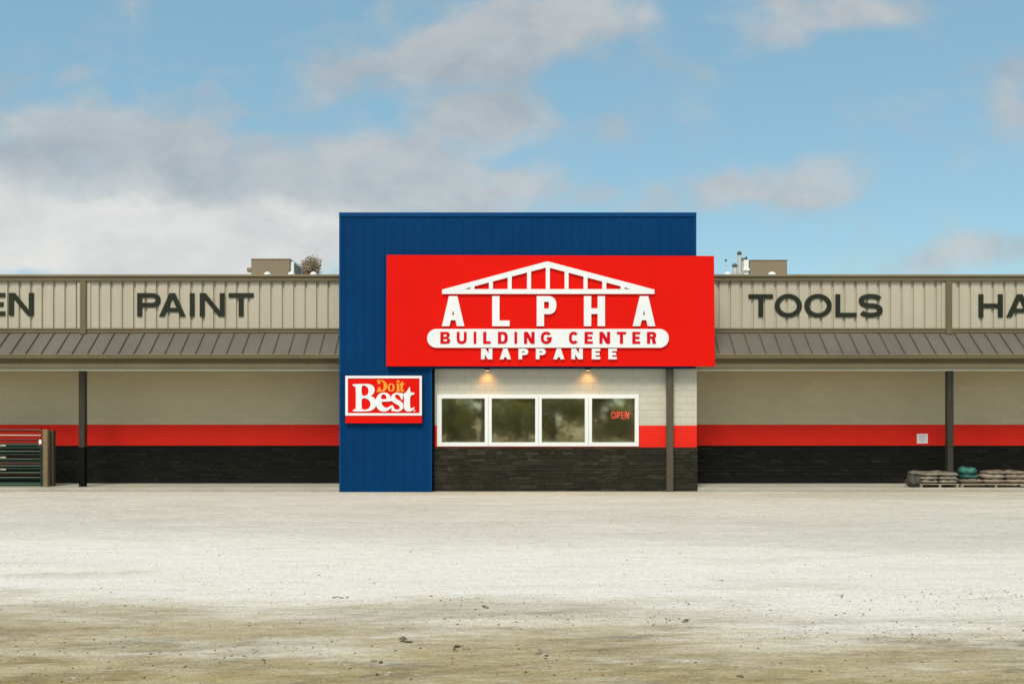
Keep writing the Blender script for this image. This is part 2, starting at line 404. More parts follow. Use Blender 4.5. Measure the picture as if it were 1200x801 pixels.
# ------------------------------------------------------------------ letters
def arc(cx, cy, rx, ry, a0, a1, n=14):
    return [(cx + rx * math.cos(R(a0 + (a1 - a0) * i / n)), cy + ry * math.sin(R(a0 + (a1 - a0) * i / n))) for i in range(n + 1)]
def sq_arc(cx, cy, rx, ry, a0, a1, n=18, e=0.8):
    out = []
    for i in range(n + 1):
        a = R(a0 + (a1 - a0) * i / n); c, s = math.cos(a), math.sin(a)
        out.append((cx + rx * math.copysign(abs(c) ** e, c), cy + ry * math.copysign(abs(s) ** e, s)))
    return out
def stroke(pts, t):
    n = len(pts); L, Rr = [], []
    for i, p in enumerate(pts):
        def dirv(a, b):
            d = Vector((b[0] - a[0], b[1] - a[1])); return d.normalized()
        if i == 0: d0 = d1 = dirv(pts[0], pts[1])
        elif i == n - 1: d0 = d1 = dirv(pts[-2], pts[-1])
        else: d0, d1 = dirv(pts[i - 1], p), dirv(p, pts[i + 1])
        n0, n1 = Vector((-d0.y, d0.x)), Vector((-d1.y, d1.x))
        mm = (n0 + n1); mm = mm.normalized() if mm.length > 1e-6 else n0
        k = (t / 2) / max(0.45, mm.dot(n0))
        L.append((p[0] + mm.x * k, p[1] + mm.y * k)); Rr.append((p[0] - mm.x * k, p[1] - mm.y * k))
    return [L + Rr[::-1]]
def dedupe(l):
    out = []
    for p in l:
        if not out or math.hypot(p[0] - out[-1][0], p[1] - out[-1][1]) > 1e-5: out.append(p)
    if math.hypot(out[0][0] - out[-1][0], out[0][1] - out[-1][1]) < 1e-5: out.pop()
    return out
def glyph(ch, w, h, t, tv=None, e=1.0):
    """outline loops of a sans capital in a w x h box; t stem width, tv bar height"""
    tv = tv or t
    if ch == 'I': return [[(0, 0), (w, 0), (w, h), (0, h)]]
    if ch == 'L': return [[(0, 0), (w, 0), (w, tv), (t, tv), (t, h), (0, h)]]
    if ch == 'T': return [[((w - t) / 2, 0), ((w + t) / 2, 0), ((w + t) / 2, h - tv), (w, h - tv), (w, h), (0, h), (0, h - tv), ((w - t) / 2, h - tv)]]
    if ch == 'H':
        a, b = (h - tv) / 2, (h + tv) / 2
        return [[(0, 0), (t, 0), (t, a), (w - t, a), (w - t, 0), (w, 0), (w, h), (w - t, h), (w - t, b), (t, b), (t, h), (0, h)]]
    if ch == 'E':
        a, b = (h - tv) / 2, (h + tv) / 2
        return [[(0, 0), (w, 0), (w, tv), (t, tv), (t, a), (w * .92, a), (w * .92, b), (t, b), (t, h - tv), (w, h - tv), (w, h), (0, h)]]
    if ch == 'N':
        d = t * 1.22; s = h / (w - d)
        q = h - (w - t - d) * s; q2 = h - t * s
        return [[(0, 0), (t, 0), (t, q2), (w - d, 0), (w, 0), (w, h), (w - t, h), (w - t, q), (d, h), (0, h)]]
    if ch == 'A':
        a = t * 1.15; k = (w / 2 - a / 2) / h; f = t * math.sqrt(1 + k * k); yb = h * 0.20; yt = yb + tv * 0.92
        ya = min((w / 2 - f) / k, h - tv * 0.5)
        xl = lambda y: f + y * k
        hole = [(xl(yt), yt), (w - xl(yt), yt), (w - xl(ya) + 1e-4, ya), (xl(ya) - 1e-4, ya)]
        return [[(0, 0), (f, 0), (xl(yb), yb), (w - xl(yb), yb), (w - f, 0), (w, 0), (w / 2 + a / 2, h), (w / 2 - a / 2, h)], dedupe(hole)]
    if ch in 'PR':
        hb = h * (0.40 if ch == 'P' else 0.42); ry = (h - hb) / 2; rx = min(w * 0.42, ry * 1.25)
        outer = [(0, 0), (t, 0), (t, hb)]
        if ch == 'R': outer += [(w * 0.50, hb), (w - t * 1.15, 0), (w, 0), (w * 0.50 + t * 1.10, hb + tv * .1)]
        else: outer += [(w - rx, hb)]
        outer += sq_arc(w - rx, hb + ry, rx, ry, -88 if ch == 'P' else -55, 90, e=.85) + [(0, h)]
        hole = [(t, hb + tv), (w - rx, hb + tv)] + sq_arc(w - rx, hb + ry, rx - t, ry - tv, -88, 90, e=.85) + [(t, h - tv)]
        return [dedupe(outer), dedupe(hole)]
    if ch == 'B':
        hm = h * .5; rx = w * .38
        outer = [(0, 0)] + sq_arc(w - rx, hm / 2, rx, hm / 2, -90, 78, e=.85) + sq_arc(w * .96 - rx, hm + hm / 2, rx, hm / 2, -78, 90, e=.85) + [(0, h)]
        h1 = [(t, tv)] + sq_arc(w - rx, hm / 2 + tv * .25, rx - t, hm / 2 - tv * .75, -90, 90, e=.85) + [(t, hm - tv * .5)]
        h2 = [(t, hm + tv * .5)] + sq_arc(w * .96 - rx, hm * 1.5 - tv * .25, rx - t, hm / 2 - tv * .75, -90, 90, e=.85) + [(t, h - tv)]
        return [dedupe(outer), dedupe(h1), dedupe(h2)]
    if ch == 'D':
        rx = w * .5
        outer = [(0, 0)] + sq_arc(w - rx, h / 2, rx, h / 2, -90, 90, e=.8) + [(0, h)]
        hole = [(t, tv)] + sq_arc(w - rx, h / 2, rx - t, h / 2 - tv, -90, 90, e=.8) + [(t, h - tv)]
        return [dedupe(outer), dedupe(hole)]
    if ch == 'O':
        return [dedupe(sq_arc(w / 2, h / 2, w / 2, h / 2, 0, 360, 40, e)), dedupe(sq_arc(w / 2, h / 2, w / 2 - t, h / 2 - tv, 0, 360, 40, e))]
    if ch == 'U':
        r_ = (w - t) / 2; ry = min(r_, h * .32)
        return stroke([(t / 2, h), (t / 2, tv / 2 + ry)] + sq_arc(w / 2, tv / 2 + ry, r_, ry, 180, 360, 14, .8)[1:] + [(w - t / 2, h)], (t + tv) / 2)
    if ch in 'CG':
        pts = sq_arc(w / 2, h / 2, (w - t) / 2, (h - tv) / 2, 38, 322 if ch == 'C' else 345, 30, .82)
        if ch == 'G': pts += [(w - t / 2, h * .44), (w * .55, h * .44)]
        return stroke(pts, (t + tv) / 2)
    if ch == 'S':
        rx, ry = (w - t) / 2, (h - t) / 4
        pts = sq_arc(w / 2, h - t / 2 - ry, rx, ry, 22, 270, 20, .9) + sq_arc(w / 2, t / 2 + ry, rx, ry, 90, -158, 20, .9)[1:]
        return stroke(pts, t)
def place(loops, x, z): return [[(p[0] + x, p[1] + z) for p in l] for l in loops]
def letter(ch, px0, px1, py0, py1, Yf, depth, m, parent, t, tv=None, scaleY=None, label=True, e=1.0):
    """raised capital whose front face stands at Y = Yf"""
    Y = Yf
    x0, x1, z0, z1 = wx(px0, Y), wx(px1, Y), wz(py1, Y), wz(py0, Y)
    s = (Y - CAM_Y) / F
    lo = place(glyph(ch, x1 - x0, z1 - z0, t * s, (tv or t) * s, e), x0, z0)
    o = MB().prism(lo, Yf, Yf + depth).build('letter', m, parent)
    if label: o['label'] = 'raised capital letter ' + ch
    return o

# ------------------------------------------------------------------ the store
store = empty('hardware_store', (0, 0, 0), 'long low beige store with a blue entrance tower, brown metal awnings and red wall stripe', 'building')
YW, YC, YU, YE, YT = 1.9, 0.45, 0.75, -0.15, -0.30       # rear porch wall, columns, upper wall, eave, tower face
XL, XR = wx(398, YT), wx(815.5, YT)                      # blue tower edges
XWL, XWR = -27.0, 27.0
XF0, XF1 = wx(506.5, 0), wx(816.5, 0)
Z_ROOF = wz(249, YT)
ZS = 0.10                                                # porch slab height

def sides():
    yield -1, XWL, XL + 0.02
    yield 1, XF1, XWR

# porch slab, rear wall with stripe and stone, ceiling, beam, awning, upper wall
for sgn, xa, xb in sides():
    MB().bbox(xa, xb, -0.02, YW, 0.0, ZS, 0.012).build('porch_slab', painted('concrete', (0.40, 0.375, 0.30), 0.85, 0.12, bumpy=0.3), store)
    MB().box(xa, xb, YW, YW + 0.2, wz(497.2, YW), 3.94).build('porch_wall', M['block_porch_shade'], store)
    MB().box(xa, xb, YW - 0.003, YW + 0.2, wz(521.8, YW), wz(497.2, YW)).build('wall_stripe', M['block_red'], store)
    MB().box(xa, xb, YE + 0.04, YW + 0.2, 3.945, 3.975).build('porch_ceiling', M['soffit'], store)
    MB().bbox(xa, xb, YC, YC + 0.16, wz(432.2, YC), 3.94).build('porch_beam', M['beam'], store)
    MB().box(xa, xb, YC - .16, YC - .002, wz(425.6, YC - .16), 3.943).build('soffit_shade_strip', M['trim'], store)  # dark strip added to carry the soffit shade below the gutter
    MB().bbox(xa, xb, YC - 0.03, YC + 0.19, wz(434.3, YC), wz(432.2, YC), 0.006).build('beam_trim', M['cream'], store)
    # upper wall: pan siding with narrow grooves
    z0, z1 = wz(386, YU), wz(329, YU)
    prof = []; x = xa; pitch = 0.349
    ref = wx(1071.5, YU)
    k0 = math.floor((xa - ref) / pitch); x = ref + k0 * pitch
    while x < xb:
        for dx, dy in ((0.0, 0.0), (0.250, 0.0), (0.264, 0.055), (0.325, 0.055), (0.339, 0.0)):
            if xa <= x + dx <= xb: prof.append((x + dx, YU + dy))
        x += pitch
    prof = [(xa, YU)] + prof + [(xb, YU)]
    mb = MB(); vs = [(p[0], p[1], z) for p in prof for z in (z0, z1)]
    n = len(prof)
    mb.add(vs + [(xa, YU + .2, z0), (xa, YU + .2, z1), (xb, YU + .2, z0), (xb, YU + .2, z1)],
           [(2 * i, 2 * i + 2, 2 * i + 3, 2 * i + 1) for i in range(n - 1)] + [(2 * n, 2 * n + 1, 2 * n + 3, 2 * n + 2)])
    mb.build('upper_siding', M['siding'], store)
    cap = MB().bbox(xa, xb, YU - 0.09, YU + 0.3, wz(329.8, YU), wz(324.8, YU)).build('parapet_cap', M['trim'], store)
    MB().bbox(xa, xb, YU - 0.14, YU + 0.36, wz(324.8, YU), wz(322, YU), 0.015).build('coping', M['trim_light'], cap)
    MB().bbox(xa, xb, YU - 0.05, YU + 0.22, wz(390.2, YU), wz(385, YU)).build('sill_ledge', M['trim'], store)
    MB().bbox(xa, xb, YU - 0.075, YU + 0.22, wz(385.8, YU), wz(384.4, YU), .004).build('ledge_lip', M['trim_light'], store)
    # awning
    ze, zt = wz(415.5, YE), wz(389.5, YU)
    mb = MB()
    mb.add([(xa, YE, ze), (xb, YE, ze), (xb, YU, zt), (xa, YU, zt), (xa, YE, ze - .03), (xb, YE, ze - .03), (xb, YU, zt - .03), (xa, YU, zt - .03)],
           [(0, 1, 2, 3), (7, 6, 5, 4), (0, 4, 5, 1), (1, 5, 6, 2), (2, 6, 7, 3), (3, 7, 4, 0)])
    aw = mb.build('awning_roof', M['awning'], store)
    mb = MB(); L = math.hypot(YU - YE, zt - ze); ang = math.atan2(zt - ze, YU - YE)
    x = xa + 0.2 if sgn > 0 else xb - 0.2
    while xa < x < xb:
        Mx = Matrix.Translation((x, YE, ze)) @ Matrix.Rotation(ang, 4, 'X')
        mb.box(-0.012, 0.012, 0.0, L - 0.01, 0.004, 0.040, Mx)
        x += 0.457 * sgn
    mb.build('standing_seam', M['seam'], aw)
    gu = MB().bbox(xa, xb, YE - 0.10, YE + 0.03, wz(420.2, YE), wz(416.2, YE), 0.02).build('gutter', M['trim'], aw)
    MB().bbox(xa, xb, YE - 0.115, YE - 0.06, wz(416.2, YE), wz(415.0, YE), 0.004).build('gutter_lip', M['trim_light'], aw)
    # pilaster on the upper wall and column under it
    pxu, pxc = (98.7, 95.5) if sgn < 0 else (1110.8, 1114.2)
    for k in range(0, 2):
        dx = sgn * k * 10.5
        X = wx(pxu, YU) + dx
        if abs(X) > 26: continue
        p = MB().bbox(X - 0.092, X + 0.092, YU - 0.10, YU + .18, wz(391.5, YU), wz(329.9, YU)).build('pilaster', M['trim'], store)
        MB().box(X - 0.20, X - 0.092, YU - 0.035, YU + .1, z0 + .03, z1 - .03).build('edge_trim', M['siding'], p)
        MB().box(X + 0.092, X + 0.20, YU - 0.035, YU + .1, z0 + .03, z1 - .03).build('edge_trim', M['siding'], p)
        X = wx(pxc, YC) + dx; hw = 0.090
        zb = wz(524, YC)
        c = MB().bbox(X - hw, X + hw, YC + .00, YC + .19, zb, wz(434.3, YC) - .002).build('column', M['column'], store)
        MB().bbox(X - hw + .004, X + hw - .004, YC + .004, YC + .186, ZS, zb - .001).build('column_base', M['column_dark'] if sgn < 0 else M['column_grey'], c)
    # roof of the wing, rising gently, and closed rear and end
    mb = MB()
    mb.add([(xa, YU + .25, 6.25), (xb, YU + .25, 6.25), (xb, 16, 7.75), (xa, 16, 7.75), (xb, 32, 6.25), (xa, 32, 6.25),
            (xa, YU + .25, 6.1), (xb, YU + .25, 6.1), (xb, 32, 6.1), (xa, 32, 6.1)],
           [(0, 1, 2, 3), (3, 2, 4, 5), (6, 9, 8, 7), (0, 6, 7, 1), (5, 4, 8, 9), (0, 3, 5, 9, 6), (1, 7, 8, 4, 2)])
    mb.build('roof', M['roof'], store)
    xe = xa if sgn < 0 else xb
    MB().box(min(xe, xe - sgn * .2), max(xe, xe - sgn * .2), YW + .2, 31.9, 0, 6.1).build('end_wall', M['block'], store)

# ledge stone base: real stones, course by course
def ledge(xa, xb, yf, yb, za, zb, seed):
    rnd = random.Random(seed); mb = MB(); z = za
    mb.box(xa, xb, yf + .03, yb, za, zb)
    while z < zb - 0.02:
        h = min(rnd.choice((0.06, 0.08, 0.10, 0.12)), zb - z)
        if zb - z - h < 0.04: h = zb - z
        x = xa
        while x < xb - 0.01:
            w = min(rnd.uniform(.14, .55), xb - x)
            if xb - x - w < 0.1: w = xb - x
            d = rnd.uniform(0, .024); g_ = 0.003
            mb.bbox(x + g_, x + w - g_, yf + .024 - d, yf + .045, z + g_, z + h - g_, 0.006)
            x += w
        z += h
    return mb
for sgn, xa, xb in sides():
    a = max(xa, -17) if sgn < 0 else xa; b_ = xb if sgn < 0 else min(xb, 17)
    ledge(a, b_, YW - .05, YW + .2, ZS, wz(521.8, YW), 5 + sgn).build('stone_base', M['stone_porch_shade'], store)
    if sgn < 0: MB().box(xa, a, YW - .03, YW + .2, ZS, wz(521.8, YW)).build('stone_base', M['stone_porch_shade'], store)
    else: MB().box(b_, xb, YW - .03, YW + .2, ZS, wz(521.8, YW)).build('stone_base', M['stone_porch_shade'], store)

# front block with the window
WX0, WX1, WZ0, WZ1 = wx(512.3), wx(748.3), wz(522.6), wz(461.8)
zbt, zbb, ztop = wz(498.2), wz(524), wz(429, 0) + .25
XFl = wx(509.5, 0)
MB().prism([[(XFl, zbt), (WX0, zbt), (WX0, WZ1), (WX1, WZ1), (WX1, zbt), (XF1, zbt), (XF1, ztop), (XFl, ztop)]], 0.0, 0.2).build('front_wall', M['block'], store)
MB().prism([[(XFl, zbb), (XF1, zbb), (XF1, zbt), (WX1, zbt), (WX1, WZ0), (WX0, WZ0), (WX0, zbt), (XFl, zbt)]], -0.003, 0.2).build('wall_stripe', M['block_red'], store)
ledge(XFl - .02, XF1 + .012, -0.085, 0.2, 0.0, zbb - .002, 3).build('stone_base', M['stone'], store)
MB().box(XF1 - .2, XF1, 0.2, YW + .2, 0, ztop).build('side_wall', M['block'], store)
MB().box(XL + .02, XWL, 0, 0, 0, 0) if False else None
# window
fy0, fy1 = -0.035, 0.13
panes = [(517.6, 568.2), (576.2, 627.2), (634.8, 685.4), (693.6, 744.0)]
pz0, pz1 = wz(518, 0), wz(466.6, 0)
win = MB().prism([[(WX0, WZ0), (WX1, WZ0), (WX1, WZ1), (WX0, WZ1)]] + [[(wx(a), pz0), (wx(b), pz0), (wx(b), pz1), (wx(a), pz1)] for a, b in panes], fy0, fy1).build('window', M['frame_white'], store)
for (a, b), (c, d) in zip(panes, panes[1:]):
    mb = MB(); xm = (wx(b) + wx(c)) / 2
    mb.box(xm - .006, xm + .006, fy0 - .008, fy0 - .0005, WZ0 + .03, WZ1 - .03)
    mb.build('mullion_seam', painted('joint_grey', (0.45, 0.45, 0.42), 0.5, 0.05), win)
for a, b in panes:
    MB().box(wx(a), wx(b), 0.04, 0.052, pz0, pz1).build('pane', M['glass'], win)
# shop interior seen through the panes
rx0, rx1 = wx(509.8), XF1 - .21
mb = MB()
mb.box(rx0, rx1, 3.5, 3.6, 0, 3.6); mb.box(rx0, rx0 + .05, .21, 3.5, 0, 3.6); mb.box(rx1 - .05, rx1, YW + .21, 3.5, 0, 3.6)
mb.box(rx0 + .051, rx1 - .051, .21, 3.49, 0.0, .05); mb.box(rx0 + .051, rx1 - .051, .21, 3.49, 3.5, 3.59)
mb.build('interior', M['room'], store)
MB().box(rx0 + .06, WX1 + .3, 0.2, 0.42, wz(523.5), wz(521)).build('window_board', M['shelf'], store)

# blue tower and parapet: ribbed metal siding on an L-shaped block
xt1 = wx(505.8, YT); zlow = wz(431.5, YT)
Ls = [[(XL, 0.0), (xt1, 0.0), (xt1, zlow), (XR, zlow), (XR, Z_ROOF - .12), (XL, Z_ROOF - .12)]]
tw = MB().prism(Ls, YT, 3.0).build('entrance_tower', M['blue'], store)
mb = MB(); x = XL + 0.14
while x < XR - .05:
    zb = 0.02 if x < xt1 - .03 else zlow + .02
    mb.add([(x - .03, YT + .001, zb), (x - .012, YT - .011, zb), (x + .012, YT - .011, zb), (x + .03, YT + .001, zb),
            (x - .03, YT + .001, Z_ROOF - .13), (x - .012, YT - .011, Z_ROOF - .13), (x + .012, YT - .011, Z_ROOF - .13), (x + .03, YT + .001, Z_ROOF - .13)],
           [(0, 1, 5, 4), (1, 2, 6, 5), (2, 3, 7, 6), (3, 2, 1, 0), (4, 5, 6, 7)])
    x += 0.29
mb.build('siding_rib', M['blue'], tw)
MB().bbox(XL - .014, XR + .014, YT - .03, 3.02, Z_ROOF - .13, Z_ROOF).build('parapet_cap', M['blue_trim'], tw)
for a, b, z in ((XL - .012, XL + .06, 0.0), (xt1 - .06, xt1 + .012, 0.0)):
    MB().bbox(a, b, YT - .024, YT + .1, z, (Z_ROOF - .13) if z == 0 and a < XL else zlow + .05).build('corner_trim', M['blue_trim'], tw)
MB().bbox(XR - .06, XR + .012, YT - .024, YT + .1, zlow, Z_ROOF - .13).build('corner_trim', M['blue_trim'], tw)
# dark flashing strip between tower and stone, downspout on the front block
MB().box(xt1 + .013, XFl - .021, -0.12, 0.15, 0.0, zlow - .01).build('corner_flashing', M['column_dark'], store)
Y = -0.19
ds = MB().bbox(wx(781.2, Y), wx(789.3, Y), Y, Y + .10, 0.0, zlow - .01, .02).build('downspout', M['spout'], store)
for z in (0.45, 1.9, 3.1):
    MB().bbox(wx(780.6, Y), wx(789.9, Y), Y - .006, Y + .11, z, z + .035, .004).build('strap', M['spout'], ds)

# ------------------------------------------------------------------ big red sign
YS = -0.46
sign = empty('store_sign', (wx(645, YS), YS, wz(429.3, YS)), 'huge red sign board with white roof truss and white raised letters across the entrance', 'sign')
s0 = [(wx(452.6, YS), wz(428.8, YS)), (wx(838, YS), wz(429, YS)), (wx(836.8, YS), wz(299.8, YS)), (wx(453.2, YS), wz(298.5, YS))]
panel = MB().prism([s0], YS, YT - .03).build('sign_panel', M['sign_red'], sign)
seam_red = painted('seam_red', (0.66, 0.010, 0.004), 0.7, 0.05, spec=.05)
for k in range(1, 5):
    xx = wx(453 + 385 * k / 5, YS)
    MB().box(xx - .0025, xx + .0025, YS - .002, YS + .001, wz(428, YS), wz(300.5, YS)).build('panel_seam', seam_red, panel)
YL = YS - 0.06                                           # letter faces
def P2(pts, Y=YL): return [(wx(a, Y), wz(b, Y)) for a, b in pts]
ax, ay, by = 641.5, 306.3, 344.2
outer = P2([(518, by), (518, 339.2), (ax - 2.5, ay + .4), (ax, ay), (ax + 2.5, ay + .4), (767, 339.2), (767, by)])
bars = [553.6, 575.3, 597.3, 620, 642, 664, 686.2, 708.2, 729.6]
chl = lambda x: (ay + 6.6) + abs(x - ax) * (338.4 - ay) / 123.3          # underside of the sloping chord
yb_ = 338.6; hw = 2.35; holes = []
for a, b in zip(bars, bars[1:]):
    holes.append(P2([(a + hw, yb_), (b - hw, yb_), (b - hw, chl(b - hw)), (a + hw, chl(a + hw))]))
xs_l = ax - (yb_ - .3 - (ay + 6.6)) * 123.3 / (338.4 - ay)
holes.append(P2([(xs_l, yb_), (bars[0] - hw, yb_), (bars[0] - hw, chl(bars[0] - hw))]))
xs_r = 2 * ax - xs_l
holes.append(P2([(bars[-1] + hw, yb_), (xs_r, yb_), (bars[-1] + hw, chl(bars[-1] + hw))]))
MB().prism([outer] + holes, YL, YS - .004).build('roof_truss_emblem', M['white'], sign)
for ch, a, b in (('A', 517.8, 544.2), ('L', 576.8, 597.2), ('P', 629, 652), ('H', 684.3, 709), ('A', 741.5, 768)):
    letter(ch, a, b, 346.8, 382, YL, .055, M['white'], sign, {'A': 8.6}.get(ch, 8.6), 6.6)
# rounded name bar with red letters
r_ = 11.0; zc = 396.2
bar = arc(500.5 + r_, zc, r_, r_, 90, 270, 20) + arc(783.8 - r_, zc, r_, r_, 270, 450, 20)
nb = MB().prism([P2(bar)], YL, YS - .004).build('name_bar', M['white'], sign)
YN = YL - .012
for ch, a, b in (('B', 516, 527.5), ('U', 535, 547), ('I', 555, 558.2), ('L', 566.2, 575), ('D', 583.5, 595), ('I', 602.8, 606), ('N', 614, 626.4), ('G', 633.6, 646.8),
                 ('C', 666.5, 678), ('E', 685, 694.8), ('N', 702.4, 715), ('T', 722.8, 733.8), ('E', 741, 750.2), ('R', 758.2, 769)):
    letter(ch, a, b, 388.6, 402.6, YN, .010, M['letter_red'], nb, 3.7, 2.9, e=.8)
for ch, a, b in (('N', 563.8, 577), ('A', 585.6, 598.8), ('P', 607.6, 619), ('P', 628, 639.5), ('A', 648.4, 661.4), ('N', 669.6, 683), ('E', 693.6, 703.4), ('E', 713, 722.8)):
    letter(ch, a, b, 408.3, 420.8, YL, .055, M['white'], sign, 4.3, 3.0)

# ------------------------------------------------------------------ small red and white sign on the tower
YB = YT - .13
bs = empty('brand_sign', (wx(449.5, YB), YB, wz(495, YB)), 'small red sign with white frame and white and orange serif letters on the blue tower', 'sign')
def Q(pts, Y): return [(wx(400 + a / 12.0, Y), wz(436 + b / 12.0, Y)) for a, b in pts]
MB().prism([Q([(58, 50), (1132, 50), (1132, 715), (58, 715)], YB)], YB, YT - .02).build('sign_panel', M['sign_red'], bs)
MB().prism([Q([(57, 49), (1133, 49), (1133, 607), (57, 607)], YB), Q([(93, 85), (1101, 85), (1101, 574), (93, 574)], YB)], YB - .02, YB - .001).build('border', M['white'], bs)
def smooth_loop(pts, it=2):
    for _ in range(it):
        out = []
        for i in range(len(pts)):
            a, b = pts[i], pts[(i + 1) % len(pts)]
            out += [(a[0] * .75 + b[0] * .25, a[1] * .75 + b[1] * .25), (a[0] * .25 + b[0] * .75, a[1] * .25 + b[1] * .75)]
        pts = out
    return pts
S2 = {
 'B': [[(156, 165), (380, 161), (436, 178), (470, 222), (470, 268), (445, 315), (410, 335), (460, 352), (494, 400), (494, 450), (474, 505), (430, 536), (370, 549), (158, 550), (166, 527), (203, 514), (207, 480), (205, 225), (198, 205), (162, 186)],
       [(286, 184), (332, 186), (370, 208), (388, 257), (378, 304), (350, 330), (286, 332)],
       [(286, 361), (345, 364), (390, 388), (413, 430), (408, 480), (382, 514), (335, 527), (296, 520), (285, 495)]],
 'e': [[(712, 410), (562, 410), (566, 440), (590, 478), (625, 500), (662, 493), (702, 460), (712, 478), (682, 523), (640, 548), (588, 554), (537, 538), (502, 498), (483, 442), (484, 393), (497, 346), (528, 306), (575, 284), (622, 283), (664, 301), (694, 338), (712, 385)],
       [(556, 379), (562, 333), (584, 306), (610, 308), (634, 333), (642, 379)]],
 's': [[(868, 286), (862, 392), (845, 385), (825, 335), (795, 310), (766, 313), (753, 335), (762, 362), (800, 387), (853, 415), (877, 455), (873, 507), (838, 543), (785, 555), (742, 545), (706, 552), (706, 462), (724, 460), (745, 507), (775, 528), (812, 522), (826, 495), (812, 468), (758, 440), (716, 410), (698, 365), (708, 322), (742, 293), (790, 284), (830, 295)]],
 't': [[(955, 208), (970, 208), (968, 290), (1032, 282), (1024, 316), (967, 322), (966, 478), (974, 502), (992, 509), (1024, 487), (1034, 500), (1002, 539), (955, 555), (912, 547), (888, 520), (883, 480), (883, 324), (856, 324), (860, 310), (905, 285), (937, 248)]],
}
for i, ch in enumerate('Best'):
    o = MB().prism([Q(smooth_loop(l), YB) for l in S2[ch]], YB - .024 - .0015 * (i % 2), YB - .001).build('letter', M['white'], bs)
    o['label'] = 'white serif letter ' + ch
D = [[[(518, 106), (580, 108), (630, 138), (652, 190), (638, 242), (597, 273), (494, 278), (496, 264), (515, 256), (515, 205), (556, 205), (556, 252), (576, 256), (592, 235), (599, 190), (590, 145), (568, 121), (530, 120)]],
     [[(492, 106), (520, 112), (562, 142), (543, 168), (510, 164), (512, 130)]]]
for l in D: 
    o = MB().prism([Q(smooth_loop(k), YB) for k in l], YB - .022, YB - .001).build('letter', M['orange'], bs); o['label'] = 'orange split letter D'
o = MB().prism([Q(arc(703, 214, 50, 60, 0, 360, 24)[:-1], YB), Q(arc(703, 214, 21, 42, 0, 360, 24)[:-1], YB)], YB - .0235, YB - .001).build('letter', M['orange'], bs); o['label'] = 'orange letter o'
mb = MB(); mb.prism([Q([(772, 160), (818, 160), (818, 258), (830, 264), (830, 274), (770, 274), (770, 264), (782, 258), (782, 174), (772, 170)], YB)], YB - .022, YB - .001)
mb.prism([Q(arc(800, 130, 21, 20, 0, 360, 16)[:-1], YB)], YB - .022, YB - .001)
o = mb.build('letter', M['orange'], bs); o['label'] = 'orange letter i'
o = MB().prism([Q(smooth_loop([(862, 122), (868, 122), (868, 156), (890, 156), (890, 172), (868, 172), (866, 245), (874, 258), (890, 252), (888, 266), (862, 278), (838, 268), (832, 240), (832, 172), (820, 172), (820, 162), (845, 146)], 1), YB)], YB - .0235, YB - .001).build('letter', M['orange'], bs); o['label'] = 'orange letter t'
MB().prism([Q(arc(1028, 541, 13, 13, 0, 360, 14)[:-1], YB), Q(arc(1028, 541, 7, 7, 0, 360, 14)[:-1], YB)], YB - .012, YB - .001).build('small_mark', M['white'], bs)

# ------------------------------------------------------------------ department words on the upper wall
YLt = YU - .035
def word(word_, spans, label, y0, y1, t=5.6):
    px = (spans[0][0] + spans[-1][1]) / 2
    w = empty('wall_lettering', (wx(px, YLt), YLt, wz(y1, YLt)), label, 'sign', 'department names in dark raised letters')
    for ch, (a, b) in zip(word_, spans):
        letter(ch, a, b, y0 - (.4 if ch in 'OS' else 0), y1 + (.4 if ch in 'OS' else 0), YLt, .03, M['dark_letter'], w, t, t * .92, e=1.0)
word('PAINT', [(160.6, 187.8), (186.2, 217.4), (222.3, 227.7), (234.0, 263), (267.8, 297)], 'dark raised letters spelling PAINT on beige siding', 343.3, 370.7)
word('TOOLS', [(877.4, 906), (908.2, 939.8), (942.8, 974.8), (979.2, 1004), (1006.6, 1034.6)], 'dark raised letters spelling TOOLS on beige siding', 344.6, 371.4)
word('EN', [(-19, 5.6), (10.2, 39.2)], 'dark raised letters ending in EN beside a brown pilaster', 343, 369.8)
word('HA', [(1147, 1175.4), (1179.6, 1211)], 'dark raised letters starting with HA beside a brown pilaster', 344.6, 371.6)

# ------------------------------------------------------------------ lamps over the window, neon, notice
def downlight(px, label):
    Y = -0.20; x = wx(px, Y); z = zlow - .003
    e_ = empty('wall_light', (x, Y, z), label, 'lamp', 'downlights over the window')
    mb = MB(); mb.tube([(x, Y, z), (x, Y, z - .02), (x, Y, z - .045)], [.07, .075, .085], 14)
    hs = mb.build('housing', M['column'], e_)
    MB().tube([(x, Y, z - .0455), (x, Y, z - .052)], [.07, .06], 14).build('lens', M['lamp'], e_)
    l = bpy.data.lights.new('lamp_glow', 'SPOT'); l.energy = 14; l.color = (1.0, .46, .10); l.spot_size = R(120); l.spot_blend = 0.9; l.shadow_soft_size = .12
    lo = bpy.data.objects.new('lamp_glow', l); COL.objects.link(lo); lo.location = (0, 0, -.065); lo.rotation_euler = (R(24), 0, 0); lo.parent = e_
downlight(570.8, 'small warm downlight shining between the first and second window panes')
downlight(689.2, 'small warm downlight shining nearest the neon OPEN sign')
Y = 0.11
ne = empty('neon_sign', (wx(726.5, Y), Y, wz(491, Y)), 'red neon OPEN sign hanging inside the last window pane', 'sign')
for ch, a, b in (('O', 716.2, 721.8), ('P', 722.9, 726.9), ('E', 728, 731.4), ('N', 732.4, 737.4)):
    letter(ch, a, b, 481.8, 490.4, Y, .03, M['neon'], ne, 1.35, 1.1)
for py in (483.2, 489.0):
    MB().box(wx(716.2, Y), wx(737.2, Y), Y + .034, Y + .042, wz(py, Y) - .006, wz(py, Y) + .006).build('mounting_bar', M['dark_cap'], ne)
nt_ = empty('notice', (wx(1080.5, YW), YW - .01, wz(519.5, YW)), 'square white paper notice stuck on the red wall stripe', 'notice')
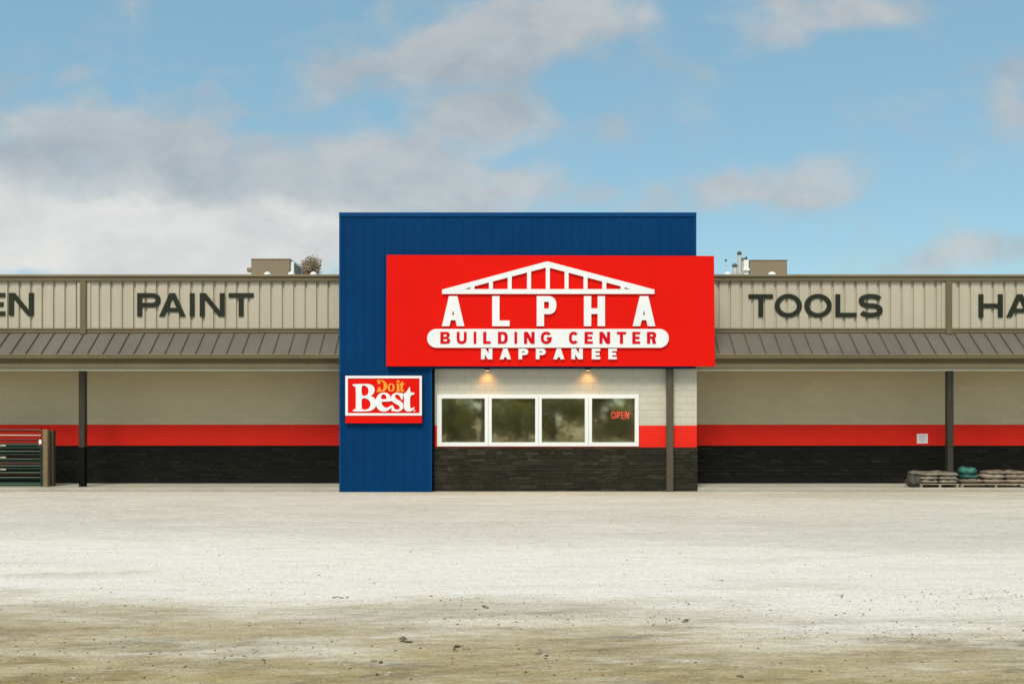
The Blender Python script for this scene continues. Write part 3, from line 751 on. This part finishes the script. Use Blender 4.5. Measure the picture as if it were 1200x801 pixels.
MB().box(wx(1074.4, YW), wx(1087, YW), YW - .012, YW - .004, wz(519.3, YW), wz(508, YW)).build('sheet', M['paper'], nt_)
mb = MB()
for k, (a, b) in enumerate(((1076.6, 1084.6), (1077.6, 1083.6), (1076.4, 1084.8), (1078.6, 1082.8))):
    z = wz(510.4 + k * 2.1, YW); mb.box(wx(a, YW), wx(b, YW), YW - .0145, YW - .0125, z - .012, z + .012)
mb.build('faded_print', M['ink'], nt_)

# ------------------------------------------------------------------ display shelf behind the last pane
sh = empty('display_shelf', (wx(725), .75, .05), 'brown shelf unit standing behind the last window pane', 'shelf')
x0, x1 = wx(712, .7), wx(748, .7)
for x in (x0, (x0 + x1) / 2, x1): MB().box(x - .02, x + .02, .7, 1.0, .05, 2.35).build('upright', M['shelf'], sh)
for z in (.9, 1.45, 2.3): MB().box(x0 + .021, x1 - .021, .705, .995, z, z + .03).build('shelf_board', M['shelf'], sh)
ct = MB().bbox(wx(734, .6), wx(744, .6), .50, .68, wz(521, .6), wz(500, .6)).build('carton', M['carton'], None)
tag(ct, 'tan carton in the corner of the last window pane', 'box')

# ------------------------------------------------------------------ rooftop
def rooftop_unit(px0, px1, pyt, label, hood, Y=8.0):
    z0 = 6.25 + (Y - 1) * 0.1
    x0, x1, zt = wx(px0, Y), wx(px1, Y), wz(pyt, Y)
    u = empty('rooftop_unit', ((x0 + x1) / 2, Y, z0 - .15), label, 'air conditioner', 'rooftop air handlers')
    MB().bbox(x0, x1, Y, Y + 1.3, z0 - .15, zt - .05, .015).build('casing', M['unit'], u)
    MB().bbox(x0 - .01, x1 + .01, Y - .012, Y + 1.31, zt - .05, zt, .01).build('lid', M['unit'], u)
    if hood == 'A':
        MB().bbox(x1 + .001, x1 + .14, Y + .1, Y + 1.2, z0, zt - .1).build('white_panel', M['white_cap'], u)
        mb = MB(); mb.add([(x1 + .14, Y + .15, z0), (x1 + .14, Y + .15, zt - .15), (x1 + .23, Y + .15, zt - .25), (x1 + .23, Y + .15, z0),
                           (x1 + .14, Y + 1.1, z0), (x1 + .14, Y + 1.1, zt - .15), (x1 + .23, Y + 1.1, zt - .25), (x1 + .23, Y + 1.1, z0)],
                          [(0, 1, 2, 3), (7, 6, 5, 4), (1, 5, 6, 2), (2, 6, 7, 3), (0, 4, 5, 1), (0, 3, 7, 4)])
        mb.build('intake_hood', M['unit_dark'], u)
        MB().bbox(x0 - .19, x0 - .001, Y + .1, Y + .4, zt - .47, zt - .33).build('gas_pipe_box', M['unit'], u)
    return u
rooftop_unit(294.3, 339.5, 302.8, 'tan rooftop unit with a dark side hood, beside a brown treetop', 'A')
rooftop_unit(878.5, 922.5, 304.2, 'tan rooftop unit standing beside white flue pipes', 'B')
def cap_vent(px, label, Y=4.0, s=1.0):
    x, zt = wx(px, Y), wz(318.3, Y); zr = 6.25 + (Y - 1) * .1
    e_ = empty('roof_vent', (x, Y, zr - .05), label, 'vent', 'white caps along the roof edge')
    MB().tube([(x, Y, zr - .05), (x, Y, zt - .1)], .05, 10).build('pipe', M['white_cap'], e_)
    MB().tube([(x, Y, zt - .12), (x, Y, zt - .07), (x, Y, zt - .02), (x, Y, zt)], [.115 * s, .12 * s, .07 * s, .02], 12).build('cap', M['white_cap'], e_)
cap_vent(313.5, 'white vent cap in front of the tan unit with a hood')
cap_vent(341.5, 'white vent cap at the corner of the hooded unit')
cap_vent(367.5, 'white vent cap in front of the brown treetop')
cap_vent(904.5, 'white vent cap in front of the tan unit near flue pipes', s=1.15)
cap_vent(852.5, 'white vent cap beside the flue pipes, nearest the red sign')
def flue(px, pyt, r, m, label, Y=8.0, cap=True):
    x, zt = wx(px, Y), wz(pyt, Y); zr = 6.25 + (Y - 1) * .1
    e_ = empty('flue_pipe', (x, Y, zr - .05), label, 'flue pipe', 'flue pipes beside the rooftop unit')
    MB().tube([(x, Y, zr - .05), (x, Y, zt - .16)], r, 12).build('pipe', m, e_)
    if cap: MB().tube([(x, Y, zt - .17), (x, Y, zt - .10), (x, Y, zt - .05), (x, Y, zt)], [r * .8, r * 1.25, r * 1.2, r * .4], 12).build('rain_cap', M['dark_cap'], e_)
flue(866.4, 294.2, .075, M['galv'], 'tallest grey flue pipe with a dark rain cap', Y=8.4)
flue(861.0, 308.6, .085, M['galv'], 'short grey flue pipe with a wide dark cap', Y=8.1)
flue(870.0, 302.2, .11, M['galv'], 'grey flue pipe just behind the white box', Y=8.7)
flue(874.2, 300.6, .05, M['galv'], 'thin flue pipe rising above the white box', Y=8.9)
bx = empty('meter_box', (wx(874.6, 8), 8, 6.95), 'white metal box beside the tan unit and flue pipes', 'box')
MB().bbox(wx(871.8, 8), wx(877.6, 8), 8.0, 8.5, 6.9, wz(304.4, 8), .01).build('casing', M['white_cap'], bx)
MB().bbox(wx(870.6, 8), wx(878.3, 8), 7.93, 7.998, wz(317.4, 8), wz(314.6, 8), .01).build('base_flange', M['white_cap'], bx)
# lightning rod with ball, the dot at the sign's edge
lr = empty('lightning_rod', (wx(850.6, 8), 8, 6.9), 'thin rod with a small ball tip on the roof', 'rod')
MB().tube([(wx(850.6, 8), 8, 6.9), (wx(850.6, 8), 8, wz(305, 8))], .008, 6).build('rod', M['galv'], lr)
bm = bmesh.new(); bmesh.ops.create_uvsphere(bm, u_segments=10, v_segments=8, radius=.045)
mb = MB(); mb.add([(v.co.x + wx(850.6, 8), v.co.y + 8, v.co.z + wz(305, 8)) for v in bm.verts], [[v.index for v in f.verts] for f in bm.faces], True); bm.free()
mb.build('ball_tip', M['dark_cap'], lr)

# ------------------------------------------------------------------ trees
def tree(name, x, y, H, r, z_low, mat, label, cat, group, n=1800, leaf=.16, seed=1, bumpy=0.35, top=None):
    rnd = random.Random(seed)
    t = empty(name, (x, y, 0), label, cat, group)
    mb = MB(); mb.tube([(x, y, 0), (x + r * .03, y, H * .35), (x, y + .05, H * .7), (x, y, H * .92)], [r * .09 + .05, r * .07 + .04, r * .04 + .02, .02], 8)
    for k in range(9):
        a = rnd.random() * 6.28; z = H * rnd.uniform(.3, .75); l = r * rnd.uniform(.5, .85)
        mb.tube([(x, y, z), (x + math.cos(a) * l * .5, y + math.sin(a) * l * .5, z + l * .35), (x + math.cos(a) * l, y + math.sin(a) * l, z + l * .55)], [r * .03 + .015, r * .02 + .01, .008], 5)
    mb.build('trunk', M['bark'], t)
    mb = MB(); lobes = []
    for k in range(16):
        f = rnd.random(); a = rnd.random() * 6.28
        rr = r * (math.sin(math.pi * min(1, .18 + .82 * f)) ** .6) * .6 if top is None else r * (1 - f) ** .8 * .75
        lobes.append((x + math.cos(a) * rr, y + math.sin(a) * rr, z_low + (H - z_low) * f, r * rnd.uniform(.28, .5) * (1 if top is None else .8)))
    if top: lobes.append((x, y, H - top, top)); 
    for k in range(n):
        lx, ly, lz, lr_ = lobes[rnd.randrange(len(lobes))]
        d = Vector((rnd.gauss(0, 1), rnd.gauss(0, 1), rnd.gauss(0, 1))).normalized() * lr_ * rnd.random() ** .4
        c = Vector((lx, ly, lz)) + Vector((d.x, d.y, d.z * .85))
        if c.z < 0.05: continue
        a = Vector((rnd.gauss(0, 1), rnd.gauss(0, 1), rnd.gauss(0, .7))).normalized(); b = a.cross(Vector((rnd.gauss(0, 1), rnd.gauss(0, 1), rnd.gauss(0, 1)))).normalized()
        s = leaf * rnd.uniform(.6, 1.4)
        mb.add([c - a * s, c + b * s * .5, c + a * s, c - b * s * .5], [(0, 1, 2, 3)])
    mb.build('crown', mat, t)
tree('bare_tree', wx(367, 60), 60, wz(307.0, 60), 2.7, 11.6, M['leaf_brown'], 'brown treetop showing above the store roof beside the blue tower', 'tree', None, n=5200, leaf=.11, seed=4, top=.78)
k = 0
for x, y, H, r in ((-8.5, -54, 5.5, 2.6), (-5.2, -51.5, 3.3, 2.0), (-2.4, -53, 5.6, 2.7), (1.2, -51.5, 3.9, 2.2), (3.4, -54, 6.2, 2.8), (7.2, -52, 4.1, 2.3), (10.5, -54, 5.8, 2.7), (-12.5, -53, 5.0, 2.6), (14.5, -53, 5.2, 2.6), (-5.6, -60, 8.5, 3.6), (0.6, -61, 9, 3.8), (7.0, -60, 8.8, 3.8), (-12, -61, 9, 3.8), (13.5, -61, 9, 3.9)):
    k += 1
    tree('leafy_tree', x, y, H, r, .4, M['leaf'], 'bushy green tree across the lot, mirrored in the shop window', 'tree', 'trees mirrored in the window', n=2600, leaf=.19, seed=20 + k)

# ------------------------------------------------------------------ goods on the porch
def pallet(px0, px1, y0, y1, label):
    Yc = y0; x0, x1 = wx(px0, Yc), wx(px1, Yc)
    p = empty('pallet', ((x0 + x1) / 2, (y0 + y1) / 2, ZS), label, 'pallet', 'wooden pallets on the porch')
    for x in (x0, (x0 + x1) / 2, x1 - .05):
        for yy in (y0, (y0 + y1) / 2 - .05, y1 - .1):
            MB().box(x, x + .05, yy, yy + .10, ZS, ZS + .085).build('block', M['pallet'], p)
    mb = MB(); n = 6; yy = y0
    for i in range(n):
        a = y0 + (y1 - y0 - .1) * i / (n - 1); mb.box(x0, x1, a, a + .1, ZS + .086, ZS + .11)
    mb.build('deck', M['pallet'], p)
    return x0, x1, ZS + .112
BAG = {}
def sack_mesh(seed, L, W, H):
    """a filled sack: pillow with pinched ends and lumps"""
    rnd = random.Random(seed); nx, ny = 14, 8; vs = []; fs = []
    ph = [rnd.uniform(0, 6.28) for _ in range(6)]
    def prof(u, v):
        a = max(0, 1 - abs(u) ** 3.2) ** .5; b = max(0, 1 - abs(v) ** 2.6) ** .5
        return a * b
    for side in (1, -1):
        for i in range(nx + 1):
            for j in range(ny + 1):
                u, v = -1 + 2 * i / nx, -1 + 2 * j / ny
                k = prof(u, v)
                lump = 1 + .30 * math.sin(u * 4 + ph[0]) * math.cos(v * 3 + ph[1]) + .20 * math.sin(u * 8 + ph[2] + v * 5)
                z = H * .5 + side * H * .5 * k * (lump if side > 0 else 1)
                vs.append((u * L / 2 * (1 - .05 * abs(v) ** 3) + .012 * math.sin(v * 5 + ph[3]), v * W / 2 * (1 - .10 * abs(u) ** 4) + .01 * math.sin(u * 6 + ph[4]), z))
    N = (nx + 1) * (ny + 1)
    for s in (0, 1):
        for i in range(nx):
            for j in range(ny):
                a = s * N + i * (ny + 1) + j
                q = (a, a + ny + 1, a + ny + 2, a + 1)
                fs.append(q if s == 0 else q[::-1])
    return vs, fs
def sack(x, y, z, L, W, H, m, label, group, seed, rz=0, tilt=0, cat='sack'):
    vs, fs = sack_mesh(seed, L, W, H)
    Mx = Matrix.Rotation(rz, 3, 'Z') @ Matrix.Rotation(tilt, 3, 'X')
    me = MB(); me.add([Mx @ Vector(p) for p in vs], fs, True)
    bm = bmesh.new(); me_ = bpy.data.meshes.new('sack')
    me_.from_pydata([tuple(p) for p in me.v], [], me.f); bm.from_mesh(me_)
    bmesh.ops.remove_doubles(bm, verts=bm.verts, dist=.002); bmesh.ops.recalc_face_normals(bm, faces=bm.faces)
    for f in bm.faces: f.smooth = True
    bm.to_mesh(me_); bm.free(); me_.materials.append(m)
    o = bpy.data.objects.new('sack', me_); COL.objects.link(o); o.location = (x, y, z)
    return tag(o, label, cat, group)
y0, y1 = .12, 1.22
xa, xb, zt = pallet(1079, 1123, y0, y1, 'weathered pallet carrying the flat stack of grey sacks')
names = {0: 'bottom', 1: 'middle', 2: 'top'}
for lay in range(3):
    for c, pos in ((0, 'dark-sack end'), (1, 'column end')):
        L = (xb - xa) / 2 + .03
        sack(xa + (xb - xa) * (.25 + .5 * c) + (.03 if lay == 2 else 0), y0 + .30, zt + lay * .105, L, .62, .125, M['bag_grey'],
             f'grey sack in the {names[lay]} layer of the grey stack, {pos}', 'grey sacks on the pallet', 30 + lay * 3 + c, random.uniform(-.05, .05))
        sack(xa + (xb - xa) * (.25 + .5 * c), y0 + .83, zt + lay * .105, L, .5, .125, M['bag_grey'],
             f'grey sack in the {names[lay]} layer behind, {pos}', 'grey sacks on the pallet', 60 + lay * 3 + c, random.uniform(-.05, .05))
sack(xa - .10, y0 + .28, ZS, .42, .5, .34, M['bag_dark'], 'dark sagging sack slumped against the grey stack', 'dark sacks', 77)
xa, xb, zt = pallet(1127, 1206, y0, y1, 'wide pallet carrying brown sacks and a teal bundle')
for lay in range(2):
    for c, pos in ((0, 'under the teal bundle'), (1, 'at the middle'), (2, 'at the frame edge')):
        L = (xb - xa) / 3 + .05
        if lay == 1 and c == 0: continue
        sack(xa + (xb - xa) * (1 / 6 + c / 3), y0 + .32, zt + lay * .13, L, .62, .155, M['bag_pink'],
             f'brown sack in the {"lower" if lay == 0 else "upper"} layer {pos}', 'brown sacks on the wide pallet', 90 + lay * 3 + c, random.uniform(-.06, .06))
sack(xa + (xb - xa) * .56, y0 + .34, zt + .255, .72, .55, .13, M['bag_pink'], 'brown sack lying on top of the other brown sacks, next to the teal bundle', 'brown sacks on the wide pallet', 99, .1)
sack(xa + (xb - xa) * .84, y0 + .34, zt + .255, .66, .55, .12, M['bag_pink'], 'topmost brown sack nearest the edge of the photo', 'brown sacks on the wide pallet', 98, -.05)
xt = xa + .30
sack(xt, y0 + .30, zt + .135, .50, .5, .14, M['bag_teal'], 'crumpled teal bag, lower of two above the brown sacks', 'teal bags', 101, .1)
sack(xt - .01, y0 + .30, zt + .26, .50, .5, .22, M['bag_teal'], 'bulging teal bag on top of the teal pile', 'teal bags', 102, -.12)

# farm gates standing against the porch wall
def gate(name, x0, x1, y, z0, zs, m, label, r=.024, top_m=None, brackets=False, corner=.12, sheet=None):
    g_ = empty(name, ((x0 + x1) / 2, y, z0), label, 'gate', 'tube gates leaning together')
    zt = zs[-1]
    pts = [(x0, y, z0)] + [(x0, y, zt - corner)] + [(x0 + corner - corner * math.cos(a), y, zt - corner + corner * math.sin(a)) for a in (R(30), R(60), R(90))]
    pts += [(x1 - corner + corner * math.sin(a), y, zt - corner + corner * math.cos(a)) for a in (0, R(30), R(60), R(90))] + [(x1, y, z0)]
    MB().tube(pts, r * 1.15, 8).build('outer_tube', m, g_)
    for z in zs[:-1]:
        MB().tube([(x0 + .01, y, z), (x1 - .01, y, z)], r, 8).build('rail', top_m or m, g_)
    return g_
ya = .55
gx0, gx1 = wx(-75, ya), wx(48.5, ya)
zg = lambda py: wz(py, ya)
gt = gate('tube_gate', gx0, gx1, ya, ZS, [zg(567), zg(559.2), zg(553.4), zg(545.6), zg(537.6), zg(528.6), zg(521)], M['gate_green'], 'green tube gate with weathered rails standing in front', top_m=M['gate_rail'])
MB().box(gx0 + .03, gx1 - .03, ya - .012, ya + .012, ZS + .02, zg(564.5)).build('bottom_sheet', M['gate_green'], gt)
mb_i = 0
for py in (521.6, 535.6, 549.6):
    MB().bbox(wx(1.2, ya), wx(7.8, ya), ya - .045, ya - .025, zg(py + .9), zg(py - .9), .004).build('hinge_plate', M['gate_shine'], gt)
yb2 = .68
g2 = gate('tube_gate', wx(-70, yb2), wx(49.5, yb2), yb2, ZS, [wz(p, yb2) for p in (560, 549, 541, 532.5, 524.5)], M['gate_green'], 'second green tube gate standing between the front one and the red one')
yc2 = .80
g3 = gate('tube_gate', wx(-68, yc2), wx(50, yc2), yc2, ZS, [wz(p, yc2) for p in (555, 543, 533, 519.5, 515, 503.6)], M['gate_red'], 'rusty red tube gate with a bright rail at the back', r=.03)
MB().tube([(wx(-66, ya + .05), ya + .04, zg(509.4)), (wx(47.5, ya), ya + .04, zg(509.8))], .022, 8).build('top_rail', M['gate_shine'], g3)
MB().bbox(wx(46.6, ya), wx(49.6, ya), ya - .06, ya - .03, zg(520), zg(515), .004).build('latch', M['white_cap'], gt)
po = MB().bbox(wx(51.6, ya), wx(57.6, ya), ya - .1, ya + .05, ZS, zg(503), .015).build('wooden_post', M['wood'], None)
tag(po, 'pale weathered square post at the end of the gates', 'post', 'posts beside the gates')
po = MB().bbox(wx(57.9, ya + .12), wx(63.5, ya + .12), ya + .08, ya + .22, ZS, wz(504, ya + .1), .015).build('wooden_post', M['wood_dark'], None)
tag(po, 'dark post standing just behind the pale weathered one', 'post', 'posts beside the gates')

# ------------------------------------------------------------------ sky
SUN_EL, SUN_AZ = R(51), R(196)      # azimuth from +Y, clockwise seen from above
w = bpy.data.worlds.new('World'); sc.world = w; w.use_nodes = True
nt = w.node_tree; bg = nt.nodes['Background']; bg.inputs['Strength'].default_value = 0.125
sky = nd(nt, 'ShaderNodeTexSky', sky_type='NISHITA'); sky.sun_disc = False
sky.sun_elevation = SUN_EL; sky.sun_rotation = SUN_AZ; sky.air_density = 1.0; sky.dust_density = 0.6; sky.ozone_density = 1.5
tc = nd(nt, 'ShaderNodeTexCoord').outputs['Generated']
sp = nd(nt, 'ShaderNodeSeparateXYZ'); nt.links.new(tc, sp.inputs[0])
ya_ = math_n(nt, 'MAXIMUM', math_n(nt, 'ABSOLUTE', sp.outputs[1]), 0.12)
U = math_n(nt, 'DIVIDE', sp.outputs[0], ya_); V = math_n(nt, 'DIVIDE', sp.outputs[2], ya_)
uv = nd(nt, 'ShaderNodeCombineXYZ'); nt.links.new(U, uv.inputs[0]); nt.links.new(V, uv.inputs[1])
def wnoise(scale, detail, rough, sx=1, sy=1, off=(0, 0, 0), dist=0.0):
    mp = nd(nt, 'ShaderNodeMapping'); mp.inputs['Scale'].default_value = (sx, sy, 1); mp.inputs['Location'].default_value = off
    nt.links.new(uv.outputs[0], mp.inputs[0])
    n = nd(nt, 'ShaderNodeTexNoise'); n.inputs['Scale'].default_value = scale; n.inputs['Detail'].default_value = detail
    n.inputs['Roughness'].default_value = rough; n.inputs['Distortion'].default_value = dist
    nt.links.new(mp.outputs[0], n.inputs['Vector']); return n
wn = wnoise(5.0, 5, .55, 1, 1.6)
wu = nd(nt, 'ShaderNodeSeparateColor'); nt.links.new(wn.outputs['Color'], wu.inputs[0])
U2 = math_n(nt, 'ADD', U, math_n(nt, 'MULTIPLY', math_n(nt, 'SUBTRACT', wu.outputs[0], .5), .16))
V2 = math_n(nt, 'ADD', V, math_n(nt, 'MULTIPLY', math_n(nt, 'SUBTRACT', wu.outputs[1], .5), .085))
def blob(px, py, rx, ry, rot=0.0):
    u0, v0 = (px - CX) / F, (HOR - py) / F
    du = math_n(nt, 'SUBTRACT', U2, u0); dv = math_n(nt, 'SUBTRACT', V2, v0)
    c, s = math.cos(R(rot)), math.sin(R(rot))
    a = math_n(nt, 'ADD', math_n(nt, 'MULTIPLY', du, c * F / rx), math_n(nt, 'MULTIPLY', dv, s * F / rx))
    b = math_n(nt, 'ADD', math_n(nt, 'MULTIPLY', du, -s * F / ry), math_n(nt, 'MULTIPLY', dv, c * F / ry))
    q = math_n(nt, 'ADD', math_n(nt, 'MULTIPLY', a, a), math_n(nt, 'MULTIPLY', b, b))
    return math_n(nt, 'EXPONENT', math_n(nt, 'MULTIPLY', q, -1.0))
def total(bl):
    acc = None
    for k, *a in bl:
        t_ = math_n(nt, 'MULTIPLY', blob(*a), k); acc = t_ if acc is None else math_n(nt, 'ADD', acc, t_)
    return acc
grey = total([(.95, 500, 58, 150, 52, 8), (.9, 650, 28, 110, 40, 0), (.6, 930, 8, 130, 36, 0), (.8, 90, 165, 215, 54, 0), (.7, 310, 200, 155, 46, -8), (.95, 540, 158, 150, 34, 9),
              (.85, 945, 212, 95, 38, 5), (.7, 750, 225, 130, 24, 0), (.65, 540, 220, 110, 30, 0), (.75, 1190, 130, 55, 60, 35), (.65, 1150, 300, 90, 20, 8), (.4, 70, 70, 110, 28, 0),
              (.5, 1000, 30, 90, 25, 0), (.3, 260, 240, 160, 60, 0)])
white = total([(1.25, 110, 290, 300, 70, -4), (.8, 310, 290, 110, 50, 0), (.35, 20, 215, 90, 40, 0)])
fb = wnoise(8.5, 8, .60, 1, 1.6, (2.1, .4, 0), .25).outputs['Fac']
fm = ramp(nt, fb, [(0.30, 0.0), (0.72, 1.0)])
dens = math_n(nt, 'ADD', math_n(nt, 'ADD', grey, white), math_n(nt, 'MULTIPLY', math_n(nt, 'SUBTRACT', fm, .52), 1.05))
cover = nd(nt, 'ShaderNodeMapRange', interpolation_type='SMOOTHSTEP'); cover.inputs['From Min'].default_value = 0.0; cover.inputs['From Max'].default_value = 0.90
nt.links.new(dens, cover.inputs['Value'])
K = 6.9
lit = ramp(nt, wnoise(8.0, 7, .62, 1, 1.5, (.7, 3.3, 0), .3).outputs['Fac'], [(0.36, 0), (0.62, 1)])
gcol = mixc(nt, lit, (.395 * K, .410 * K, .430 * K), (.560 * K, .550 * K, .535 * K))
wcol = mixc(nt, lit, (.60 * K, .605 * K, .60 * K), (.76 * K, .75 * K, .72 * K))
wf = nd(nt, 'ShaderNodeMapRange', interpolation_type='SMOOTHSTEP'); wf.inputs['From Min'].default_value = .15; wf.inputs['From Max'].default_value = .95
nt.links.new(math_n(nt, 'ADD', white, math_n(nt, 'MULTIPLY', math_n(nt, 'SUBTRACT', fm, .5), .35)), wf.inputs['Value'])
ccol = mixc(nt, wf.outputs[0], gcol, wcol)
skyc = mixc(nt, 1.0, sky.outputs[0], (1.02, 1.09, 0.94), 'MULTIPLY')
skyc = mixc(nt, .55, skyc, (.275 * K * .84, .53 * K * .84, .69 * K * .84))
fin = mixc(nt, math_n(nt, 'MULTIPLY', cover.outputs[0], math_n(nt, 'MULTIPLY_ADD', wf.outputs[0], .16, .76)), skyc, ccol)
nt.links.new(fin, bg.inputs['Color'])

sl = bpy.data.lights.new('sun', 'SUN'); sl.energy = 2.65; sl.angle = R(24); sl.color = (1.0, .93, .80)
so = bpy.data.objects.new('sun', sl); COL.objects.link(so)
sd = Vector((math.sin(SUN_AZ) * math.cos(SUN_EL), math.cos(SUN_AZ) * math.cos(SUN_EL), math.sin(SUN_EL)))
so.rotation_euler = (-sd).to_track_quat('-Z', 'Y').to_euler(); so.location = (-8, -30, 40)

# ------------------------------------------------------------------ camera
cd = bpy.data.cameras.new('camera'); co = bpy.data.objects.new('camera', cd); COL.objects.link(co)
co.location = (0, CAM_Y, CAM_Z); co.rotation_euler = (R(90), 0, 0)
cd.sensor_width = 36; cd.lens = 36 * F / 1200; cd.shift_y = (HOR - 400.5) / 1200; cd.clip_end = 2000
sc.camera = co
sc.view_settings.view_transform = 'Standard'; sc.view_settings.look = 'None'
sc.view_settings.gamma = 1; sc.view_settings.use_curve_mapping = False
sc.view_settings.exposure = 0.30
